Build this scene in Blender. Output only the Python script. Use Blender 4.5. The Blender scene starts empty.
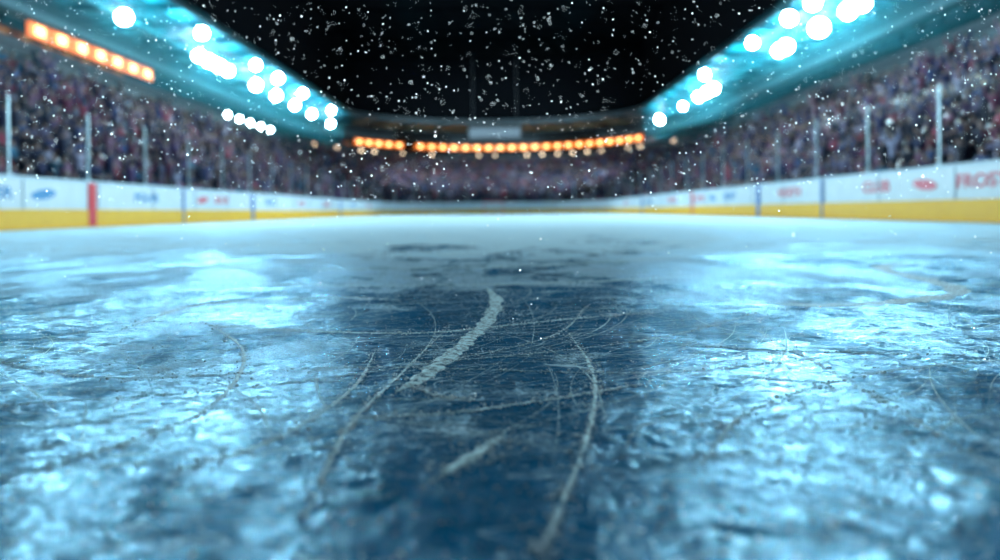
import bpy, math, random
import numpy as np
from mathutils import Vector, Matrix

random.seed(7); rng = np.random.default_rng(7)
scene = bpy.context.scene
COL = scene.collection
try:
    scene.view_settings.view_transform='Standard'; scene.view_settings.look='None'; scene.view_settings.exposure=0.08
except Exception as e: print('look',e)

# ------------------------------------------------------------------ helpers
def link(o, parent=None):
    COL.objects.link(o)
    if parent: o.parent = parent
    return o

def empty(name, loc=(0,0,0)):
    e = bpy.data.objects.new(name, None); e.empty_display_size = .5
    e.location = loc
    return link(e)

def mesh_obj(name, verts, faces, mat=None, parent=None, smooth=False, mats=None, midx=None):
    m = bpy.data.meshes.new(name)
    m.from_pydata([tuple(v) for v in verts], [], faces)
    if mats:
        for x in mats: m.materials.append(x)
        if midx is not None: m.polygons.foreach_set('material_index', midx)
    elif mat: m.materials.append(mat)
    if smooth: m.polygons.foreach_set('use_smooth', [True]*len(m.polygons))
    m.update()
    return link(bpy.data.objects.new(name, m), parent)

class MB:
    """simple mesh accumulator"""
    def __init__(s): s.v=[]; s.f=[]; s.m=[]
    def add(s, vs, fs, mi=0):
        o=len(s.v); s.v+= [tuple(v) for v in vs]
        for f in fs: s.f.append(tuple(i+o for i in f)); s.m.append(mi)
    def box(s, c, size, mi=0, R=None):
        hx,hy,hz=[d/2 for d in size]
        vs=[Vector((x,y,z)) for x in(-hx,hx) for y in(-hy,hy) for z in(-hz,hz)]
        if R is not None: vs=[R@v for v in vs]
        vs=[v+Vector(c) for v in vs]
        s.add(vs,[(0,1,3,2),(4,6,7,5),(0,4,5,1),(2,3,7,6),(0,2,6,4),(1,5,7,3)],mi)
    def tube(s, p0, p1, r0, r1=None, n=8, mi=0, caps=True):
        r1=r0 if r1 is None else r1
        p0=Vector(p0);p1=Vector(p1);d=(p1-p0).normalized()
        a=d.orthogonal().normalized();b=d.cross(a)
        vs=[]
        for p,r in((p0,r0),(p1,r1)):
            for i in range(n):
                t=2*math.pi*i/n; vs.append(p+a*r*math.cos(t)+b*r*math.sin(t))
        fs=[(i,(i+1)%n,n+(i+1)%n,n+i) for i in range(n)]
        if caps: fs+= [tuple(range(n))[::-1],tuple(range(n,2*n))]
        s.add(vs,fs,mi)
    def disc(s,c,d,r,n=20,mi=0):
        c=Vector(c);d=Vector(d).normalized();a=d.orthogonal().normalized();b=d.cross(a)
        s.add([c+a*r*math.cos(2*math.pi*i/n)+b*r*math.sin(2*math.pi*i/n) for i in range(n)],[tuple(range(n))],mi)
    def obj(s,name,mats,parent=None,smooth=False):
        return mesh_obj(name,s.v,s.f,mats=mats,midx=s.m,parent=parent,smooth=smooth)

def mat(name, color=(.5,.5,.5), rough=.6, metal=0., emis=None, estr=0., noise=0., nscale=3., spec=.5):
    m=bpy.data.materials.new(name); m.use_nodes=True
    nt=m.node_tree; b=nt.nodes['Principled BSDF']
    b.inputs['Base Color'].default_value=(*color,1)
    b.inputs['Roughness'].default_value=rough
    b.inputs['Metallic'].default_value=metal
    b.inputs['Specular IOR Level'].default_value=spec
    if emis:
        b.inputs['Emission Color'].default_value=(*emis,1); b.inputs['Emission Strength'].default_value=estr
    if noise>0:
        tc=nt.nodes.new('ShaderNodeTexCoord'); n=nt.nodes.new('ShaderNodeTexNoise')
        n.inputs['Scale'].default_value=nscale; n.inputs['Detail'].default_value=5
        nt.links.new(tc.outputs['Object'],n.inputs['Vector'])
        r=nt.nodes.new('ShaderNodeValToRGB')
        r.color_ramp.elements[0].position=.3; r.color_ramp.elements[1].position=.7
        r.color_ramp.elements[0].color=(*[c*(1-noise) for c in color],1)
        r.color_ramp.elements[1].color=(*[min(1,c*(1+noise)) for c in color],1)
        nt.links.new(n.outputs['Fac'],r.inputs['Fac']); nt.links.new(r.outputs['Color'],b.inputs['Base Color'])
    return m

# ------------------------------------------------------------------ materials
M_white  = mat('board_white_plastic',(.70,.78,.84),.35,noise=.05)
M_yellow = mat('kickplate_yellow',(1.0,.50,.0),.45,noise=.06)
M_cap    = mat('board_cap_rail',(.55,.68,.78),.3)
M_seam   = mat('panel_seam',(.2,.3,.38),.5)
M_red    = mat('line_red',(.75,.02,.04),.35)
M_blue   = mat('line_blue',(.02,.16,.5),.35)
M_adred  = mat('advert_red',(.75,.14,.20),.4)
M_adblue = mat('advert_blue',(.04,.28,.6),.4)
M_post   = mat('stanchion_aluminium',(.32,.42,.48),.4,metal=.6)
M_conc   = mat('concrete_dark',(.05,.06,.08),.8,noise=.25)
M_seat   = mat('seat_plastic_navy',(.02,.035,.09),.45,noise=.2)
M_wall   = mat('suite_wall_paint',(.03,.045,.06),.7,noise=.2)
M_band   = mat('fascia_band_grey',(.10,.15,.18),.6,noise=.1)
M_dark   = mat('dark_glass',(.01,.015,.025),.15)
M_roof   = mat('roof_panel_metal',(.10,.34,.40),.6,noise=.5,nscale=.5)
M_rib    = mat('roof_rib_steel',(.03,.10,.13),.5)
M_black  = mat('ceiling_black',(.004,.005,.007),.95,spec=.05)
M_truss  = mat('truss_steel',(.07,.10,.12),.5,metal=.4)
M_house  = mat('floodlight_housing',(.05,.06,.07),.4,metal=.5)
M_lamp   = mat('floodlight_lens',(.9,1,1),.3,emis=(.58,.87,1.0),estr=420)
M_lamp2  = mat('wall_lamp_lens',(.9,1,1),.3,emis=(.65,.93,1.0),estr=60)
M_orange = mat('suite_lamp_warm',(1,.4,.1),.4,emis=(1.0,.20,.02),estr=1.1)
M_orange2= mat('suite_lamp_core',(1,.8,.5),.4,emis=(1.0,.52,.18),estr=4.5)
M_warmsm = mat('concourse_lamp',(1,.85,.6),.4,emis=(1.0,.75,.5),estr=4)
M_screen = mat('scoreboard_screen',(.2,.25,.3),.3,emis=(.35,.5,.6),estr=.12,noise=.3,nscale=2)
M_net    = mat('goal_net_cord',(.8,.8,.8),.7)

# glass
M_glass=bpy.data.materials.new('rink_shield_glass'); M_glass.use_nodes=True
nt=M_glass.node_tree; nt.nodes.clear()
o=nt.nodes.new('ShaderNodeOutputMaterial'); mx=nt.nodes.new('ShaderNodeMixShader')
tr=nt.nodes.new('ShaderNodeBsdfTransparent'); gl=nt.nodes.new('ShaderNodeBsdfGlossy')
tr.inputs['Color'].default_value=(.93,.97,.98,1); gl.inputs['Roughness'].default_value=.08
fr=nt.nodes.new('ShaderNodeLayerWeight'); fr.inputs['Blend'].default_value=.12
ml=nt.nodes.new('ShaderNodeMath'); ml.operation='MULTIPLY'; ml.inputs[1].default_value=.25
nt.links.new(fr.outputs['Fresnel'],ml.inputs[0]); nt.links.new(ml.outputs[0],mx.inputs[0])
nt.links.new(tr.outputs[0],mx.inputs[1]); nt.links.new(gl.outputs[0],mx.inputs[2]); nt.links.new(mx.outputs[0],o.inputs[0])

# crowd (vertex colour)
M_crowd=bpy.data.materials.new('spectator_clothes_and_skin'); M_crowd.use_nodes=True
nt=M_crowd.node_tree; b=nt.nodes['Principled BSDF']; b.inputs['Roughness'].default_value=.8
at=nt.nodes.new('ShaderNodeAttribute'); at.attribute_name='Col'
nt.links.new(at.outputs['Color'],b.inputs['Base Color'])

# ice
def ice_material():
    m=bpy.data.materials.new('skated_ice'); m.use_nodes=True
    nt=m.node_tree; N=nt.nodes; L=nt.links; N.remove(N['Principled BSDF']); out=N['Material Output']
    tc=N.new('ShaderNodeTexCoord')
    def noise(scale,detail=4,rough=.55,dist=0.,mapscale=None,rot=0,off=0):
        n=N.new('ShaderNodeTexNoise'); n.inputs['Scale'].default_value=scale
        n.inputs['Detail'].default_value=detail; n.inputs['Roughness'].default_value=rough; n.inputs['Distortion'].default_value=dist
        src=tc.outputs['Object']
        if mapscale or off:
            mp=N.new('ShaderNodeMapping'); mp.inputs['Scale'].default_value=mapscale or (1,1,1); mp.inputs['Rotation'].default_value=(0,0,rot)
            mp.inputs['Location'].default_value=(off,off*.7,0)
            L.new(src,mp.inputs['Vector']); src=mp.outputs['Vector']
        L.new(src,n.inputs['Vector']); return n.outputs['Fac']
    def math_(op,a,bv,clamp=False):
        n=N.new('ShaderNodeMath'); n.operation=op; n.use_clamp=clamp
        for i,x in enumerate((a,bv)):
            if isinstance(x,(int,float)): n.inputs[i].default_value=x
            else: L.new(x,n.inputs[i])
        return n.outputs[0]
    def mr(v,a,bv,c,d,smooth=True):
        n=N.new('ShaderNodeMapRange'); n.interpolation_type='SMOOTHSTEP' if smooth else 'LINEAR'
        L.new(v,n.inputs['Value'])
        for k,x in zip(('From Min','From Max','To Min','To Max'),(a,bv,c,d)): n.inputs[k].default_value=x
        return n.outputs['Result']
    sep=N.new('ShaderNodeSeparateXYZ'); L.new(tc.outputs['Object'],sep.inputs[0]); Y=sep.outputs['Y']
    big=noise(.9,6,.6,.6)
    med=noise(5,6,.65,.4)
    streak1=noise(3,5,.6,.3,mapscale=(1,9,1),rot=.5)
    streak2=noise(3,5,.6,.3,mapscale=(8,1,1),rot=.25)
    fine=noise(90,4,.75)
    bias=mr(Y,2.5,3.2,-.006,.045)
    bias2=mr(Y,3.5,12,0,.12)
    bias3=mr(Y,.6,1.6,-.02,0)
    s=math_('ADD',math_('MULTIPLY',big,.46),math_('MULTIPLY',med,.30))
    s=math_('ADD',s,math_('MULTIPLY',streak1,.14))
    s=math_('ADD',s,math_('MULTIPLY',streak2,.10))
    s=math_('ADD',s,bias); s=math_('ADD',s,bias2); s=math_('ADD',s,bias3)
    frost=mr(s,.497,.545,0,1)
    grain=mr(fine,.42,.60,.10,1)
    grain=math_('MAXIMUM',grain,mr(Y,2,6,0,1))
    frost=math_('MULTIPLY',frost,grain,True)
    haze=mr(s,.42,.56,0,.05)
    speck=mr(fine,.61,.69,0,.9)
    speck=math_('MULTIPLY',speck,mr(med,.46,.58,.03,1))
    speck=math_('MULTIPLY',speck,mr(Y,2,6,1,0))
    cuts=None
    for sc,rot,o_ in((2.2,.35,0),(2.6,1.15,3.1),(2.0,-.55,7.7),(3.,2.2,5.)):
        c=noise(sc,1.5,.4,1.2,mapscale=(1,3.2,1),rot=rot,off=o_)
        d=math_('ABSOLUTE',math_('SUBTRACT',c,.5),0)
        l=mr(d,.0,.0045,.9,0)
        cuts=l if cuts is None else math_('MAXIMUM',cuts,l)
    cuts=math_('MULTIPLY',cuts,mr(med,.38,.54,0,1))
    cuts=math_('MULTIPLY',cuts,mr(Y,3,9,1,0))
    cover=math_('MAXIMUM',math_('MAXIMUM',frost,haze),math_('MAXIMUM',cuts,speck))
    mix=N.new('ShaderNodeMix'); mix.data_type='RGBA'
    L.new(cover,mix.inputs['Factor'])
    mix.inputs[6].default_value=(.001,.12,.25,1); mix.inputs[7].default_value=(.68,.88,.97,1)
    wet=noise(12,5,.6,.2,off=11)
    wet2=noise(30,4,.7,.2,off=4)
    wet3=noise(2.6,5,.65,.5,mapscale=(1,.6,1),rot=.3,off=8)
    rg=math_('ADD',mr(cover,0,1,.06,.50,False),mr(wet,.42,.60,0,.14))
    # relief
    f1=noise(60,4,.6); f2=noise(260,2,.6); f3=noise(9,4,.6)
    h=math_('ADD',math_('MULTIPLY',math_('MULTIPLY',f1,mr(wet2,.42,.6,.15,1)),.0062),math_('MULTIPLY',f2,.0006))
    h=math_('ADD',h,math_('MULTIPLY',f3,.003))
    h=math_('ADD',h,math_('MULTIPLY',cover,.0015))
    bp=N.new('ShaderNodeBump'); bp.inputs['Strength'].default_value=.5; bp.inputs['Distance'].default_value=1.0
    L.new(h,bp.inputs['Height'])
    df=N.new('ShaderNodeBsdfDiffuse'); L.new(mix.outputs[2],df.inputs['Color']); L.new(bp.outputs[0],df.inputs['Normal'])
    g=N.new('ShaderNodeBsdfGlossy'); L.new(rg,g.inputs['Roughness']); L.new(bp.outputs[0],g.inputs['Normal'])
    g.inputs['Color'].default_value=(.40,.74,.98,1)
    fr=N.new('ShaderNodeFresnel'); fr.inputs['IOR'].default_value=1.31; L.new(bp.outputs[0],fr.inputs['Normal'])
    fac=math_('MULTIPLY',fr.outputs[0],mr(cover,0,1,1.0,.22,False))
    fac=math_('MULTIPLY',fac,mr(wet2,.40,.58,.5,1.25))
    fac=math_('MULTIPLY',fac,mr(wet3,.40,.58,.30,1.25))
    fac=math_('MINIMUM',fac,.5)
    ms=N.new('ShaderNodeMixShader'); L.new(fac,ms.inputs[0]); L.new(df.outputs[0],ms.inputs[1]); L.new(g.outputs[0],ms.inputs[2])
    L.new(ms.outputs[0],out.inputs['Surface'])
    return m
M_ice=ice_material()

def snow_mark_material():
    m=bpy.data.materials.new('scraped_snow'); m.use_nodes=True
    nt=m.node_tree; N=nt.nodes; L=nt.links; b=N['Principled BSDF']
    b.inputs['Base Color'].default_value=(.66,.94,1,1); b.inputs['Roughness'].default_value=.7
    tc=N.new('ShaderNodeTexCoord'); n=N.new('ShaderNodeTexNoise'); n.inputs['Scale'].default_value=60; n.inputs['Detail'].default_value=5
    n.inputs['Roughness'].default_value=.75
    L.new(tc.outputs['Object'],n.inputs['Vector'])
    r=N.new('ShaderNodeMapRange'); r.inputs['From Min'].default_value=.38; r.inputs['From Max'].default_value=.56
    r.inputs['To Min'].default_value=.1; r.inputs['To Max'].default_value=1
    L.new(n.outputs['Fac'],r.inputs['Value']); L.new(r.outputs[0],b.inputs['Alpha'])
    bp=N.new('ShaderNodeBump'); bp.inputs['Distance'].default_value=.004; L.new(n.outputs['Fac'],bp.inputs['Height']); L.new(bp.outputs[0],b.inputs['Normal'])
    return m
M_mark=snow_mark_material()
M_flake=mat('glowing_snow_flake',(.95,.98,1),.6,emis=(.75,.93,1),estr=6.0)  # emission makes the flakes look lit by the lamps
M_shav=mat('ice_shaving',(.85,.97,1),.3)

# ------------------------------------------------------------------ arena plan curves
Y0=-20.
def ring(A,B,rx,ry,ns=30,na=24,nm=6):
    P=[]
    rx=min(rx,A*.985)
    for i in range(ns): P.append((-A, Y0+(B-ry-Y0)*i/ns))
    for i in range(na+1):
        t=math.pi/2*i/na; P.append((-(A-rx)-rx*math.cos(t), B-ry+ry*math.sin(t)))
    L=[p for p in P]
    for i in range(1,nm): P.append(((A-rx)*(2*i/nm-1),B))
    P+=[(-x,y) for x,y in reversed(L)]
    return P
def loft(name,prof,mats,idx=None,parent=None,smooth=False):
    """prof: list of (ring,z)"""
    vs=[];fs=[];mi=[];n=len(prof[0][0])
    for R,z in prof: vs+=[(x,y,z) for x,y in R]
    for k in range(len(prof)-1):
        for i in range(n-1):
            fs.append((k*n+i,k*n+i+1,(k+1)*n+i+1,(k+1)*n+i)); mi.append(idx[k] if idx else 0)
    return mesh_obj(name,vs,fs,mats=mats,midx=mi,parent=parent,smooth=smooth)
def rink(off): return ring(10.4+off,69+off,8+off,9+off)
def along(R,spacing,start=0.):
    """yield (pos, tangent, s)"""
    P=[Vector((x,y,0)) for x,y in R]; out=[]; s=0; nxt=start
    for a,b in zip(P,P[1:]):
        l=(b-a).length
        if l<1e-6: continue
        t=(b-a)/l
        while nxt<=s+l:
            out.append((a+t*(nxt-s),t,nxt)); nxt+=spacing
        s+=l
    return out

# ------------------------------------------------------------------ ice + floor
R0=rink(0.0)
vs=[(x,y,0) for x,y in R0]; n=len(vs)
mesh_obj('ice_surface',vs,[tuple(range(n))[::-1]],M_ice)
mesh_obj('floor',[(-45,Y0,-.06),(45,Y0,-.06),(45,130,-.06),(-45,130,-.06)],[(0,1,2,3)],M_conc)

# ------------------------------------------------------------------ dasher boards
boards=empty('dasher_boards')
loft('kickplate',[(rink(.0),-.02),(rink(0),.47),(rink(.02),.48)],[M_yellow],parent=boards)
loft('board_panels',[(rink(.02),.48),(rink(.02),1.20)],[M_white],parent=boards)
loft('cap_rail',[(rink(-.02),1.19),(rink(-.02),1.25),(rink(.14),1.25),(rink(.14),1.19),(rink(-.02),1.19)],[M_cap],parent=boards)
loft('board_back',[(rink(.14),1.2),(rink(.14),-.05)],[M_white],parent=boards)
mb=MB()
for p,t,s in along(rink(.015),2.9,.6):
    a=math.atan2(t.y,t.x); R=Matrix.Rotation(a,3,'Z')
    mb.box((p.x,p.y,.83),(.025,.02,.70),0,R)
mb.obj('panel_seams',[M_seam],boards)
mb=MB()
for sx,y,w,mi in((-1,18.0,.34,0),(-1,29.7,.30,1),(-1,23.2,.12,1),(-1,46,.3,1),(1,25.3,.30,1),(1,20.3,.10,1),(1,46,.3,1),(1,34,.3,0)):
    mb.box((sx*10.405,y,.62),(.03,w,1.16),mi)
mb.obj('line_markings',[M_red,M_blue],boards)

glass=empty('shield_glass')
loft('glass_panels',[(rink(.06),1.25),(rink(.06),3.05)],[M_glass],parent=glass)
mb=MB()
for p,t,s in along(rink(.06),2.9,(15.0-Y0)%2.9):
    R=Matrix.Rotation(math.atan2(t.y,t.x),3,'Z')
    mb.box((p.x,p.y,2.15),(.055,.05,1.8),0,R)
    mb.box((p.x,p.y,1.28),(.14,.09,.06),0,R)
mb.obj('stanchions',[M_post],glass)

def advert(txt,side,y,z,size,m):
    c=bpy.data.curves.new('advert_'+txt.lower(),'FONT'); c.body=txt; c.size=size; c.extrude=.004; c.offset=.008
    c.align_x='CENTER'; c.align_y='CENTER'; c.materials.append(m)
    o=bpy.data.objects.new('advert_'+txt.lower(),c); link(o,boards)
    o.location=(side*10.41,y,z)
    o.rotation_euler=(math.pi/2,0,math.pi/2 if side<0 else -math.pi/2)
    o.scale=(1.25,1,1)
words=['WINTER','POLAR','SKATE','FROST','CLUB','NORTH','SPORT','GLACIER']
for i,y in enumerate((14.2,20.8,26.4,32,37,42.5,50,56)):
    advert(words[i],-1,y,.84,.36,(M_adblue,M_adblue,M_adred,M_adblue,M_adred,M_adred,M_adblue,M_adred)[i])
for i,y in enumerate((13.6,17.4,22.6,28.5,33,38,44,52)):
    advert(words[(i+3)%8],1,y,.85,.40,(M_adred,M_adred,M_adred,M_adblue,M_adred,M_adred,M_adblue,M_adred)[i])
mb=MB() # swoosh logos
for side,y,mi in((1,12.2,1),(1,15.4,0),(-1,16.1,1),(-1,24.7,0),(1,30.8,1)):
    vs=[];n=18
    for i in range(n): 
        a=2*math.pi*i/n; vs.append((side*10.41,y+.42*math.cos(a)+.15*math.sin(a),.84+.13*math.sin(a)))
    mb.add(vs,[tuple(range(n))],mi)
mb.obj('advert_logos',[M_adred,M_adblue],boards)

# ------------------------------------------------------------------ stands
NR=16
def stand(t):  # t 0..1
    A=12.4+12.6*t; B=72+36*t
    return ring(A,B,9.5+(A*.985-9.5)*t, 11+19*t)
def zrow(k): return .55+ (8.0-.55)*k/(NR)
prof=[(stand(0),-.05)]
for k in range(NR):
    prof.append((stand(k/NR),zrow(k))); prof.append((stand((k+1)/NR),zrow(k)))
prof.append((stand(1),8.0))
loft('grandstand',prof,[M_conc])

# upper wall with suites
S=lambda d: ring(25.3+d,108.6+d,(25.3+d)*.985,30+d*.5)
bowl=empty('suite_level')
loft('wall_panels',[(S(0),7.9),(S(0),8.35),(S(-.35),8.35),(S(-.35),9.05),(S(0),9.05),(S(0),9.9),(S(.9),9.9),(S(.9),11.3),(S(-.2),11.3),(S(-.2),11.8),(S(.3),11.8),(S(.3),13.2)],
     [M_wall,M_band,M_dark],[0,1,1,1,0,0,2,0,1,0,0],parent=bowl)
mbA=MB()
for p,t,s in along(S(-.1),1.9,.3):
    R=Matrix.Rotation(math.atan2(t.y,t.x),3,'Z'); nrm=Vector((-t.y,t.x,0))
    if nrm.dot(Vector((0,40,0))-p)<0: nrm=-nrm
    on = (p.y>95.5) or (p.x<0 and (37<p.y<50.5 or 27<p.y<33)) or (p.x>0 and 27<p.y<29)
    if p.y>95 and -13.9<p.x<-12.4: on=False
    c=p+nrm*.05
    if on:
        mbA.box((c.x,c.y,10.62),(1.6,.16,.80),0,R)
        mbA.box((c.x,c.y,10.62),(.7,.3,.5),1,R)
    elif p.y>0:
        mbA.box((c.x,c.y,10.62),(1.3,.10,.5),2,R)
mbA.obj('suite_light_panels',[M_orange,M_orange2,M_dark],bowl)
mbB=MB()
for p,t,s in along(S(-.4),2.6,1.):
    if p.y<86 or random.random()<.2: continue
    nrm=Vector((-t.y,t.x,0))
    if nrm.dot(Vector((0,40,0))-p)<0: nrm=-nrm
    c=p+nrm*.1; R=Matrix.Rotation(math.atan2(t.y,t.x),3,'Z')
    mbB.box((c.x,c.y,9.35),(.4,.2,.3),0,R)
mbB.obj('concourse_lamps',[M_warmsm],bowl)
mbC=MB()
for side in(-1,1):
    for i,y in enumerate((62,64.8,67.6,70.5,73.5)):
        if side>0: continue
        x=side*24.9; z=9.55
        mbC.tube((x,y,z),(x-side*.35,y-.25,z-.08),.18,.3,12,0)
        mbC.disc((x-side*.36,y-.26,z-.08),(-side,-.8,-.3),.26,16,1)
mbC.obj('wall_lamps',[M_house,M_lamp2],bowl)

# ------------------------------------------------------------------ roof
RI=ring(18.5,95,18.5,13); RO=ring(28,114,28,32)
RI2=ring(18.7,95.2,18.7,13)
loft('roof_canopy',[(RI,12.75),(RI,13.35),(RI,13.0),(RO,13.2)],[M_roof,M_band],[1,1,0])
mb=MB()
RIp=along(RI,4.0,0)
for p,t,s in RIp:
    if p.y<85:
        sx=-1 if p.x<0 else 1
        mb.box((sx*23.0,p.y,12.8),(9,.22,.36),0)
        mb.tube((sx*19,p.y,12.62),(sx*25.2,p.y,11.9),.06,n=6)
    else:
        c=Vector((0,75,0)); d=(p-c).normalized(); q=p+d*7
        R=Matrix.Rotation(math.atan2(d.y,d.x),3,'Z')
        m_=(p+q)/2; mb.box((m_.x,m_.y,12.8),(7,.22,.36),0,R)
for sx in(-1,1):
    for xx in(20.5,23,25):
        mb.box((sx*xx,32,12.72),(.14,104,.2),0)
mb.obj('canopy_ribs',[M_rib])
loft('ceiling',[(RI2,13.3),(ring(18.7,95.2,18.7,13),22.0)],[M_black])
mesh_obj('ceiling_deck',[(-30,Y0,22),(30,Y0,22),(30,120,22),(-30,120,22)],[(0,1,2,3)],M_black)
mb=MB()
for y in range(10,95,12):
    for z in(19.2,21.6):
        mb.tube((-18,y,z),(18,y,z),.12,n=6)
    for i in range(12):
        x=-18+3*i; mb.tube((x,y,19.2 if i%2 else 21.6),(x+3,y,21.6 if i%2 else 19.2),.07,n=5)
mb.obj('ceiling_trusses',[M_black])

# ------------------------------------------------------------------ lighting trusses & floodlights
def lighting(side,upper,lower):
    root=empty('floodlight_rig')
    mb=MB()
    xc=side*19.2
    for dx,z in((-.45,11.15),(.45,11.15),(-.45,12.0),(.45,12.0)):
        mb.tube((xc+dx,14,z),(xc+dx,82,z),.045,n=6)
    for i in range(68):
        y=14+i; k=i%2
        for dx in(-.45,.45):
            mb.tube((xc+dx,y,11.15 if k else 12.),(xc+dx,y+1,12. if k else 11.15),.025,n=4)
        mb.tube((xc-.45,y,11.15),(xc+.45,y,11.15),.025,n=4)
        mb.tube((xc-.45,y,12.),(xc+.45,y,12.),.025,n=4)
    for y in range(16,82,6):
        mb.tube((xc,y,12.),(xc,y,13.1),.03,n=5)
    mb.obj('truss',[M_truss],root)
    fl=MB()
    def flood(p,r):
        r=r*1.1
        p=Vector(p); aim=(Vector((0,p.y-22,0))-p).normalized()
        fl.tube(p-aim*.55*r/.4,p-aim*.25,r*.45,r*.6,14,0)
        fl.tube(p-aim*.25,p,r*.6,r*1.08,20,0,caps=False)
        fl.tube(p-aim*.03,p+aim*.05,r*1.1,r*1.1,20,0,caps=False)
        fl.disc(p-aim*.02,aim,r*1.02,20,1)
        s=aim.cross(Vector((0,0,1))).normalized()
        top=p-aim*.25+Vector((0,0,.55))
        for q in(-1,1):
            fl.tube(p-aim*.2+s*q*r*.9,top+s*q*r*.9,.025,n=5)
        fl.tube(top-s*r*.9,top+s*r*.9,.025,n=5)
    for y,r in upper: flood((side*18.5,y,12.0),r)
    for y,r in lower: flood((side*19.6,y,11.0),r)
    fl.obj('floodlights',[M_house,M_lamp],root)
    # extra spots added along the rig to brighten the ice and far stand
    for y,tx,ty,tz,pw in((28,0,8,0,9500),(43,0,26,0,12000),(60,0,46,0,12000),(72,side*-4,96,5,18000)):
        l=bpy.data.lights.new('added_fill_spot','SPOT'); l.energy=pw; l.color=(.62,.90,1); l.shadow_soft_size=.35
        l.spot_size=math.radians(78); l.spot_blend=.8
        o=bpy.data.objects.new('added_fill_spot',l); link(o,root); o.location=(side*18.2,y,11.6)
        d=Vector((tx,ty,tz))-o.location; o.rotation_euler=d.to_track_quat('-Z','Y').to_euler()
up_L=[(28,.34),(43,.32),(52.5,.3),(57.7,.34),(65,.32),(76,.3)]
lo_L=[(36,.34),(45.0,.32),(46.6,.34),(48.2,.34),(49.8,.32),(55.5,.38),(60.5,.36),(66,.34),(72,.34),(80,.32)]
up_R=[(28,.34),(37.9,.36),(41,.36),(47,.32),(58,.34)]
lo_R=[(34.8,.36),(36.2,.36),(39.5,.46),(44,.38),(45.2,.34),(59,.38),(61,.36),(63.5,.34),(69,.3),(79,.42)]
lighting(-1,up_L,lo_L); lighting(1,up_R,lo_R)

def area(name,loc,rot,sx,sy,power,color):
    l=bpy.data.lights.new(name,'AREA'); l.shape='RECTANGLE'; l.size=sx; l.size_y=sy; l.energy=power; l.color=color
    o=bpy.data.objects.new(name,l); o.location=loc; o.rotation_euler=rot; link(o); return o
for side in(-1,1):
    area('canopy_glow_fill',(side*19.9,48,11.1),(math.pi,0,0),.5,70,9000,(.01,.50,.64))  # added unseen uplight, stands in for the teal haze glow under the roof

# arena mist hanging around the light rigs (real scattering volume)
M_mist=bpy.data.materials.new('arena_mist'); M_mist.use_nodes=True
nt=M_mist.node_tree; nt.nodes.clear(); o=nt.nodes.new('ShaderNodeOutputMaterial'); vsn=nt.nodes.new('ShaderNodeVolumeScatter')
vsn.inputs['Color'].default_value=(.12,.68,.85,1); vsn.inputs['Density'].default_value=.012; vsn.inputs['Anisotropy'].default_value=.4
nt.links.new(vsn.outputs[0],o.inputs['Volume'])
for side in(-1,1):
    mb=MB(); mb.box((side*20.9,50,10.4),(6.9,72,4.8),0)
    mb.obj('arena_mist',[M_mist])

# ------------------------------------------------------------------ scoreboard
sb=empty('scoreboard',(0,0,0))
mb=MB(); mb.box((0,92,11.1),(7.4,.8,1.7),0); mb.box((0,91.55,11.1),(7.0,.1,1.35),1)
for x in(-3,3): mb.tube((x,92,11.9),(x,92,22),.05,n=6)
mb.box((0,92,12.05),(6.6,.5,.2),0)
mb.obj('cabinet_and_screen',[M_house,M_screen],sb)

# ------------------------------------------------------------------ goal
goal=empty('hockey_goal')
mb=MB(); gy=63.
def poly(pts,r,mi): 
    for a,b in zip(pts,pts[1:]): mb.tube(a,b,r,n=8,mi=mi)
poly([(-.92,gy,0),(-.92,gy,1.22),(.92,gy,1.22),(.92,gy,0)],.035,0)
poly([(-.92,gy,.03),(-.85,gy+.9,.03),(-.4,gy+1.1,.03),(.4,gy+1.1,.03),(.85,gy+.9,.03),(.92,gy,.03)],.03,0)
poly([(-.92,gy,1.2),(-.6,gy+.5,1.2),(.6,gy+.5,1.2),(.92,gy,1.2)],.025,0)
for i in range(13):
    x=-.85+1.7*i/12; mb.tube((x*.7,gy+.5,1.2),(x,gy+1.05-.2*abs(x),.03),.008,n=4,mi=1)
for j in range(9):
    f=j/8; z=1.2-1.15*f; k=.6+.25*f; d=.5+.5*f
    poly([(-.92,gy,z),(-k,gy+d,z),(k,gy+d,z),(.92,gy,z)],.008,1)
mb.obj('frame_and_net',[M_red,M_net],goal)

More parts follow.
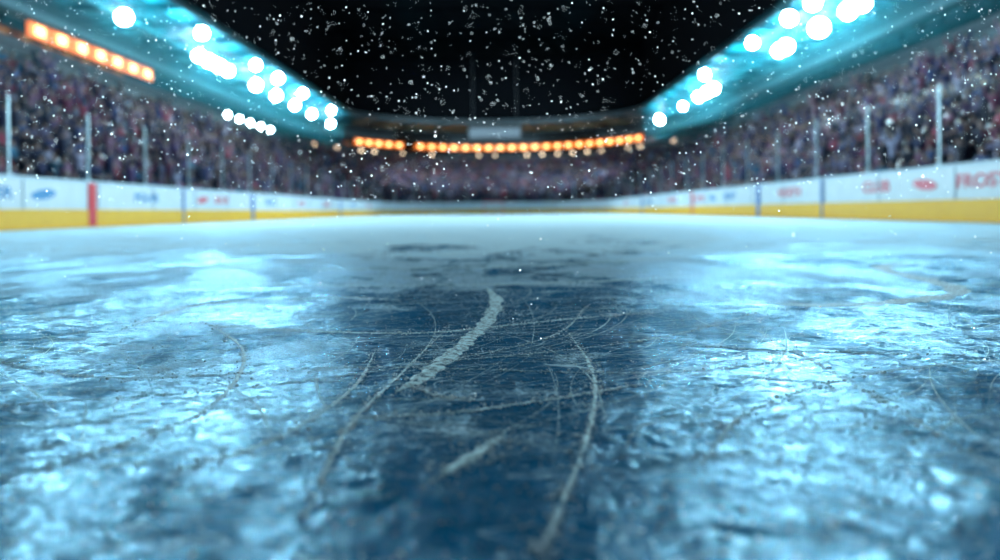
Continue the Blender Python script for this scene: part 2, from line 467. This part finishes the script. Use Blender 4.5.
# ------------------------------------------------------------------ spectators
def person(variant,sub):
    V=[(0,0,.50),(0,.0,.70),(0,.02,.90),(0,.03,1.05),(0,.05,1.13),(0,.045,1.25)]
    r=[.15,.14,.165,.06,.085,.09]
    E=[(0,1),(1,2),(2,3),(3,4),(4,5)]
    def ch(start,pts,rr):
        last=start
        for p,q in zip(pts,rr):
            V.append(p); r.append(q); E.append((last,len(V)-1)); last=len(V)-1
    for s in(-1,1):
        if variant==0: arm=[(s*.2,.02,.95),(s*.27,.08,.72),(s*.14,.32,.62),(s*.1,.4,.60)]
        elif variant==1: arm=[(s*.2,.02,.97),(s*.3,.14,.82),(s*.08,.34,.98),(s*.03,.38,1.06)]
        else: arm=[(s*.2,.02,1.0),(s*.36,.06,1.12),(s*.34,.10,1.38),(s*.33,.12,1.48)]
        ch(2,arm,[.075,.055,.04,.042])
        if variant<2: ch(0,[(s*.1,.08,.50),(s*.13,.46,.52),(s*.13,.44,.12),(s*.13,.58,.05)],[.095,.075,.045,.045])
        else: ch(0,[(s*.1,.03,.42),(s*.12,.10,.20),(s*.12,.12,-.1),(s*.12,.22,-.33)],[.1,.075,.05,.045])
    if variant==2: V=[(x,y+.15,z+.38) for x,y,z in V]
    me=bpy.data.meshes.new('p'); me.from_pydata(V,E,[]); ob=bpy.data.objects.new('p',me); COL.objects.link(ob)
    md=ob.modifiers.new('s','SKIN')
    sl=me.skin_vertices[0].data if me.skin_vertices else None
    if sl is None:
        bpy.context.view_layer.objects.active=ob
        sl=me.skin_vertices.new().data
    for i,q in enumerate(r): sl[i].radius=(q,q*.85)
    sl[0].use_root=True
    if sub:
        ms=ob.modifiers.new('ss','SUBSURF'); ms.levels=1; ms.render_levels=1
    ob.modifiers.new('t','TRIANGULATE')
    dg=bpy.context.evaluated_depsgraph_get(); ev=ob.evaluated_get(dg); m2=ev.to_mesh()
    nv=len(m2.vertices); co=np.empty(nv*3,np.float32); m2.vertices.foreach_get('co',co); co=co.reshape(-1,3)
    m2.calc_loop_triangles(); nt_=len(m2.loop_triangles); tri=np.empty(nt_*3,np.int32); m2.loop_triangles.foreach_get('vertices',tri)
    ev.to_mesh_clear(); bpy.data.objects.remove(ob); 
    off=.38 if variant==2 else 0; yo=.15 if variant==2 else 0
    z=co[:,2]-off; y=co[:,1]-yo; ax=np.abs(co[:,0])
    part=np.zeros(nv,int)                      # 0 jersey
    part[z<.56]=1                              # trousers
    part[(z>1.04)&(ax<.16)]=2                  # skin head
    part[(z>1.04)&(ax<.16)&((z>1.2)|(y<.02))]=3 # hair
    hand=(y>.33)&(z>.56) if variant<2 else (z>1.40)
    part[hand&((ax<.2)|(variant==2))]=2
    return co,tri.reshape(-1,3),part
bases={(v,s):person(v,s) for v in range(3) for s in(True,False)}
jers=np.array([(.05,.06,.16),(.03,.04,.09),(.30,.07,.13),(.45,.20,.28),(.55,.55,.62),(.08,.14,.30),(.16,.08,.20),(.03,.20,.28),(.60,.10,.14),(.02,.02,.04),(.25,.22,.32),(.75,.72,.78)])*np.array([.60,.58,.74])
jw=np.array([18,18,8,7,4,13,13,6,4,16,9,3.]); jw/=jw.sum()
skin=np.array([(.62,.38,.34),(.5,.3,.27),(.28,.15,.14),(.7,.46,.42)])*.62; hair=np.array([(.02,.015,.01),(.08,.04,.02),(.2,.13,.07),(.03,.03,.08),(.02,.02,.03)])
VV=[];TT=[];CC=[];off=0
SV=[];SF=[];so=0
seat_v=np.array([(-.22,-.05,.40),(.22,-.05,.40),(.22,.38,.43),(-.22,.38,.43),(-.22,-.1,.82),(.22,-.1,.82),(.22,-.14,.82),(-.22,-.14,.82),(-.22,-.09,.36),(.22,-.09,.36),(.22,.38,.39),(-.22,.38,.39)],np.float32)
seat_f=np.array([(0,1,2),(0,2,3),(0,4,5),(0,5,1),(4,7,6),(4,6,5),(7,8,9),(7,9,6),(8,11,10),(8,10,9),(3,2,10),(3,10,11)],np.int32)
def place(p,ang,variant,sub,z,jit):
    global off
    co,tri,part=bases[(variant,sub)]
    sc=rng.uniform(.93,1.07); a=ang+rng.normal(0,.15)
    c,s=math.cos(a),math.sin(a)
    x=co[:,0]*sc;y=co[:,1]*sc
    o=np.stack([c*x-s*y+p.x, s*x+c*y+p.y, co[:,2]*sc+z],1)
    j=jers[rng.choice(len(jers),p=jw)]*rng.uniform(.7,1.2)
    pal=np.stack([j,np.array((.02,.03,.06))*rng.uniform(.5,2),skin[rng.integers(4)],hair[rng.integers(5)]])
    VV.append(o.astype(np.float32));TT.append(tri+off);CC.append(pal[part]);off+=len(co)
for k in range(NR):
    for which in(0,1):
        f=.42 if which==0 else .85
        R=stand((k+f)/NR); 
        for p,t,s in along(R,.56,rng.uniform(0,.5)):
            if which==1 and p.y<78: continue
            if p.y<5: continue
            if (s%13.)<1.2: continue
            nrm=Vector((-t.y,t.x,0))
            if nrm.dot(Vector((0,min(p.y,58)-.01,0))-p)<0: nrm=-nrm
            ang=math.atan2(nrm.y,nrm.x)-math.pi/2
            q=p-nrm*.12
            c,sn=math.cos(ang),math.sin(ang)
            if p.y<60:
                sv=np.stack([c*seat_v[:,0]-sn*seat_v[:,1]+q.x,sn*seat_v[:,0]+c*seat_v[:,1]+q.y,seat_v[:,2]+zrow(k)],1)
                SV.append(sv);SF.append(seat_f+so);so+=len(seat_v)
            if rng.random()<.07: continue
            v=rng.choice(3,p=[.62,.26,.12])
            place(q,ang,v,p.y<34 and p.y>12,zrow(k),0)
def np_mesh(name,V,T,m,C=None,smooth=True):
    V=np.concatenate(V).astype(np.float32);T=np.concatenate(T).astype(np.int32)
    me=bpy.data.meshes.new(name); me.vertices.add(len(V)); me.vertices.foreach_set('co',V.ravel())
    me.loops.add(T.size); me.loops.foreach_set('vertex_index',T.ravel())
    me.polygons.add(len(T)); me.polygons.foreach_set('loop_start',np.arange(0,T.size,3,dtype=np.int32))
    if smooth: me.polygons.foreach_set('use_smooth',np.ones(len(T),bool))
    if C is not None:
        C=np.concatenate(C); a=me.color_attributes.new('Col','FLOAT_COLOR','POINT')
        a.data.foreach_set('color',np.concatenate([C,np.ones((len(C),1))],1).astype(np.float32).ravel())
    me.materials.append(m); me.update(calc_edges=True); me.validate()
    ob=bpy.data.objects.new(name,me); link(ob); return ob
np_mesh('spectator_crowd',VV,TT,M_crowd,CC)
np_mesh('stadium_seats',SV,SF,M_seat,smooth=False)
print('people verts',off)

# ------------------------------------------------------------------ skate marks (world metres; camera stands at x=.6)
CX=.6
def catmull(P,n=14):
    P=[Vector(p) for p in P]; P=[P[0]*2-P[1]]+P+[P[-1]*2-P[-2]]; out=[]
    for i in range(1,len(P)-2):
        a,b,c,d=P[i-1:i+3]
        for j in range(n):
            t=j/n; out.append(.5*((2*b)+(c-a)*t+(2*a-5*b+4*c-d)*t*t+(3*b-a-3*c+d)*t**3))
    out.append(P[-2]); return out
mk=MB()
def ribbon(P,w0,w1,h,ragged=.25,taper=True,n=14,z0=.0006):
    C=catmull([(x,y,0) for x,y in P],n); m=len(C); vs=[]
    for i,p in enumerate(C):
        t=(C[min(i+1,m-1)]-C[max(i-1,0)]); t.normalize(); nn=Vector((-t.y,t.x,0))
        f=i/(m-1); w=(w0+(w1-w0)*f)/2
        if taper: w*=min(1,.15+4*min(f,1-f))
        l=w*(1+random.uniform(-ragged,ragged)); r=w*(1+random.uniform(-ragged,ragged))
        vs+=[p+nn*l+Vector((0,0,z0)),p+nn*(l-r)*.3+Vector((0,0,z0+h*random.uniform(.6,1.2))),p-nn*r+Vector((0,0,z0))]
    fs=[]
    for i in range(m-1):
        a=3*i; fs+=[(a,a+1,a+4,a+3),(a+1,a+2,a+5,a+4)]
    mk.add(vs,fs)
main=[
 ([(-.059,2.86),(-.018,2.47),(-.04,2.02),(-.097,1.64),(-.155,1.34),(-.195,1.22)],.054,.036,.004,.35),
 ([(-1.287,2.14),(-.723,1.92),(-.414,1.83),(-.194,1.82),(-.003,1.91),(.242,2.04),(.476,2.13)],.014,.018,.001,.3),
 ([(-.244,1.071),(-.085,1.092),(.102,1.173),(.26,1.258)],.006,.009,.001,.3),
 ([(-.148,1.94),(-.206,1.35),(-.236,1.036),(-.213,.717)],.004,.007,.001,.4),
 ([(.182,1.765),(.188,1.42),(.162,1.158),(.102,.881),(.055,.711),(.034,.63)],.009,.005,.001,.6),
 ([(-.083,.82),(-.04,.90),(.004,.983)],.022,.016,.003,.5),
 ([(-.174,1.27),(-.12,1.20),(-.055,1.165)],.006,.003,.001,.4),
 ([(.722,2.42),(1.18,2.26),(1.81,2.63),(2.06,3.62),(2.56,3.98)],.06,.10,.002,.5),
 ([(-1.09,1.91),(-1.09,2.42),(-.66,2.58),(-.38,2.5)],.03,.03,.002,.5),
 ([(.69,1.81),(.66,1.3),(.62,.833)],.004,.003,.001,.3),
 ([(.434,1.62),(.7,1.53),(1.02,1.48)],.004,.003,.001,.3),
 ([(-.2,1.45),(.1,1.55),(.45,1.75),(.9,2.2)],.004,.005,.0006,.3),
 ([(-1.6,3.3),(-.6,3.0),(.3,3.05),(1.3,3.4)],.03,.05,.002,.5),
 ([(-2.6,4.3),(-1.0,3.9),(.4,4.1),(1.6,4.9)],.05,.07,.002,.5),
 ([(-.42,.85),(-.33,.98),(-.28,1.25),(-.30,1.6)],.008,.006,.001,.4),
 ([(-1.3,1.6),(-.8,1.35),(-.3,1.42),(.3,1.35),(.8,1.5)],.004,.005,.001,.3),
 ([(-.9,1.15),(-.4,1.3),(.1,1.7),(.3,2.3)],.004,.006,.001,.3),
 ([(.25,.85),(.42,1.1),(.8,1.35),(1.4,1.5)],.005,.005,.001,.3),
 ([(-.65,.8),(-.5,1.1),(-.62,1.6),(-.95,2.1)],.007,.008,.001,.4),
]
for P,w0,w1,h,rg in main: ribbon([(x+CX,y) for x,y in P],w0,w1,h,rg)
for i in range(620):   # fine random blade cuts
    y=.85+5.5*random.random()**1.6; x=CX+random.uniform(-1,1)*(y*.85+.1)
    a=random.uniform(0,math.pi) if random.random()<.4 else random.gauss(.4,.35)
    L=random.uniform(.2,1.1)*(1 if y<2.5 else 2); k=random.uniform(-.6,.6)
    P=[(x+L*f*math.cos(a+k*f),y+L*f*math.sin(a+k*f)) for f in(0,.33,.66,1)]
    w=random.choice((.001,.0015,.002,.003)) * (1 if y<1.6 else 1.5 if y<2.5 else 2.2)
    ribbon(P,w,w*.7,.0004,.3,n=8)
for i in range(70):   # broad distant arcs
    y=random.uniform(5,40); x=random.uniform(-9,9); a=random.uniform(-.6,.6); L=random.uniform(1.5,6); k=random.uniform(-.5,.5)
    P=[(x+L*f*math.cos(a+k*f),y+L*f*math.sin(a+k*f)) for f in(0,.33,.66,1)]
    if max(abs(q[0]) for q in P)>10: continue
    ribbon(P,.04,.03,.001,.4,n=8)
mk.obj('skate_marks',[M_mark],smooth=True)

# shavings
ico_v=np.array([(0,0,1),(.9,0,.1),(0,.9,0),(-.9,0,.1),(0,-.9,0),(0,0,-.3)],np.float32)
ico_f=np.array([(0,1,2),(0,2,3),(0,3,4),(0,4,1),(5,2,1),(5,3,2),(5,4,3),(5,1,4)],np.int32)
V=[];T=[];o_=0
def chip(x,y,z,s,squash=.6):
    global o_
    a=rng.uniform(0,6.28); c,sn=math.cos(a),math.sin(a)
    v=ico_v*(s*rng.uniform(.6,1.3,(6,1))); v=v*np.array([1,rng.uniform(.5,1),squash])
    V.append(np.stack([c*v[:,0]-sn*v[:,1]+x,sn*v[:,0]+c*v[:,1]+y,v[:,2]+z],1)); T.append(ico_f+o_); o_+=6
for i in range(14000):
    y=.5+3.5*rng.random()**1.2; x=CX+rng.uniform(-1,1)*(y*.85+.1)
    chip(x,y,.0003,abs(rng.normal(0,.0013))+.0006)
for P,w0,w1,h,rg in main:
    C=catmull([(x+CX,y,0) for x,y in P],14)
    for p in C:
        for q in range(9):
            chip(p.x+rng.normal(0,w0*.7+.004),p.y+rng.normal(0,w0*.7+.004),.0005,abs(rng.normal(0,.0018))+.0006)
np_mesh('ice_shavings',V,T,M_shav,smooth=False)

# falling snow
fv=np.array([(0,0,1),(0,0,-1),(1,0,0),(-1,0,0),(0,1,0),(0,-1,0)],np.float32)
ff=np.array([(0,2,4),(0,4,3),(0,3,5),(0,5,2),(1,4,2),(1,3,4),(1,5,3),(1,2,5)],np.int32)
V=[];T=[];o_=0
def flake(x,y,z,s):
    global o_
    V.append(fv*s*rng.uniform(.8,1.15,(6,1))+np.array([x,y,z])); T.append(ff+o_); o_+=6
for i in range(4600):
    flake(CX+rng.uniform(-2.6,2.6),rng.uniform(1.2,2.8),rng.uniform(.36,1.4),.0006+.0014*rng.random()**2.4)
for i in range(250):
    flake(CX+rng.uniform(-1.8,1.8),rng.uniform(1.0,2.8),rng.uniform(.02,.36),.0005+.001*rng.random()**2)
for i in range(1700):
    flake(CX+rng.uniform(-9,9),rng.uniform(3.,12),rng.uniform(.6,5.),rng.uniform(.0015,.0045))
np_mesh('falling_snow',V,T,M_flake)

# ------------------------------------------------------------------ world + camera
w=bpy.data.worlds.new('arena_air'); scene.world=w; w.use_nodes=True
w.node_tree.nodes['Background'].inputs[0].default_value=(.01,.03,.045,1); w.node_tree.nodes['Background'].inputs[1].default_value=.4
cam=bpy.data.cameras.new('camera'); co=bpy.data.objects.new('camera',cam); link(co)
cam.lens=24; cam.sensor_width=36; cam.shift_y=-.069; cam.clip_start=.02; cam.clip_end=400
co.matrix_world=Matrix.Translation((CX,0,.33))@Matrix.Rotation(math.pi/2,4,'X')@Matrix.Rotation(math.radians(-.57),4,'Z')
cam.dof.use_dof=True; cam.dof.focus_distance=1.6; cam.dof.aperture_fstop=1.3
scene.camera=co
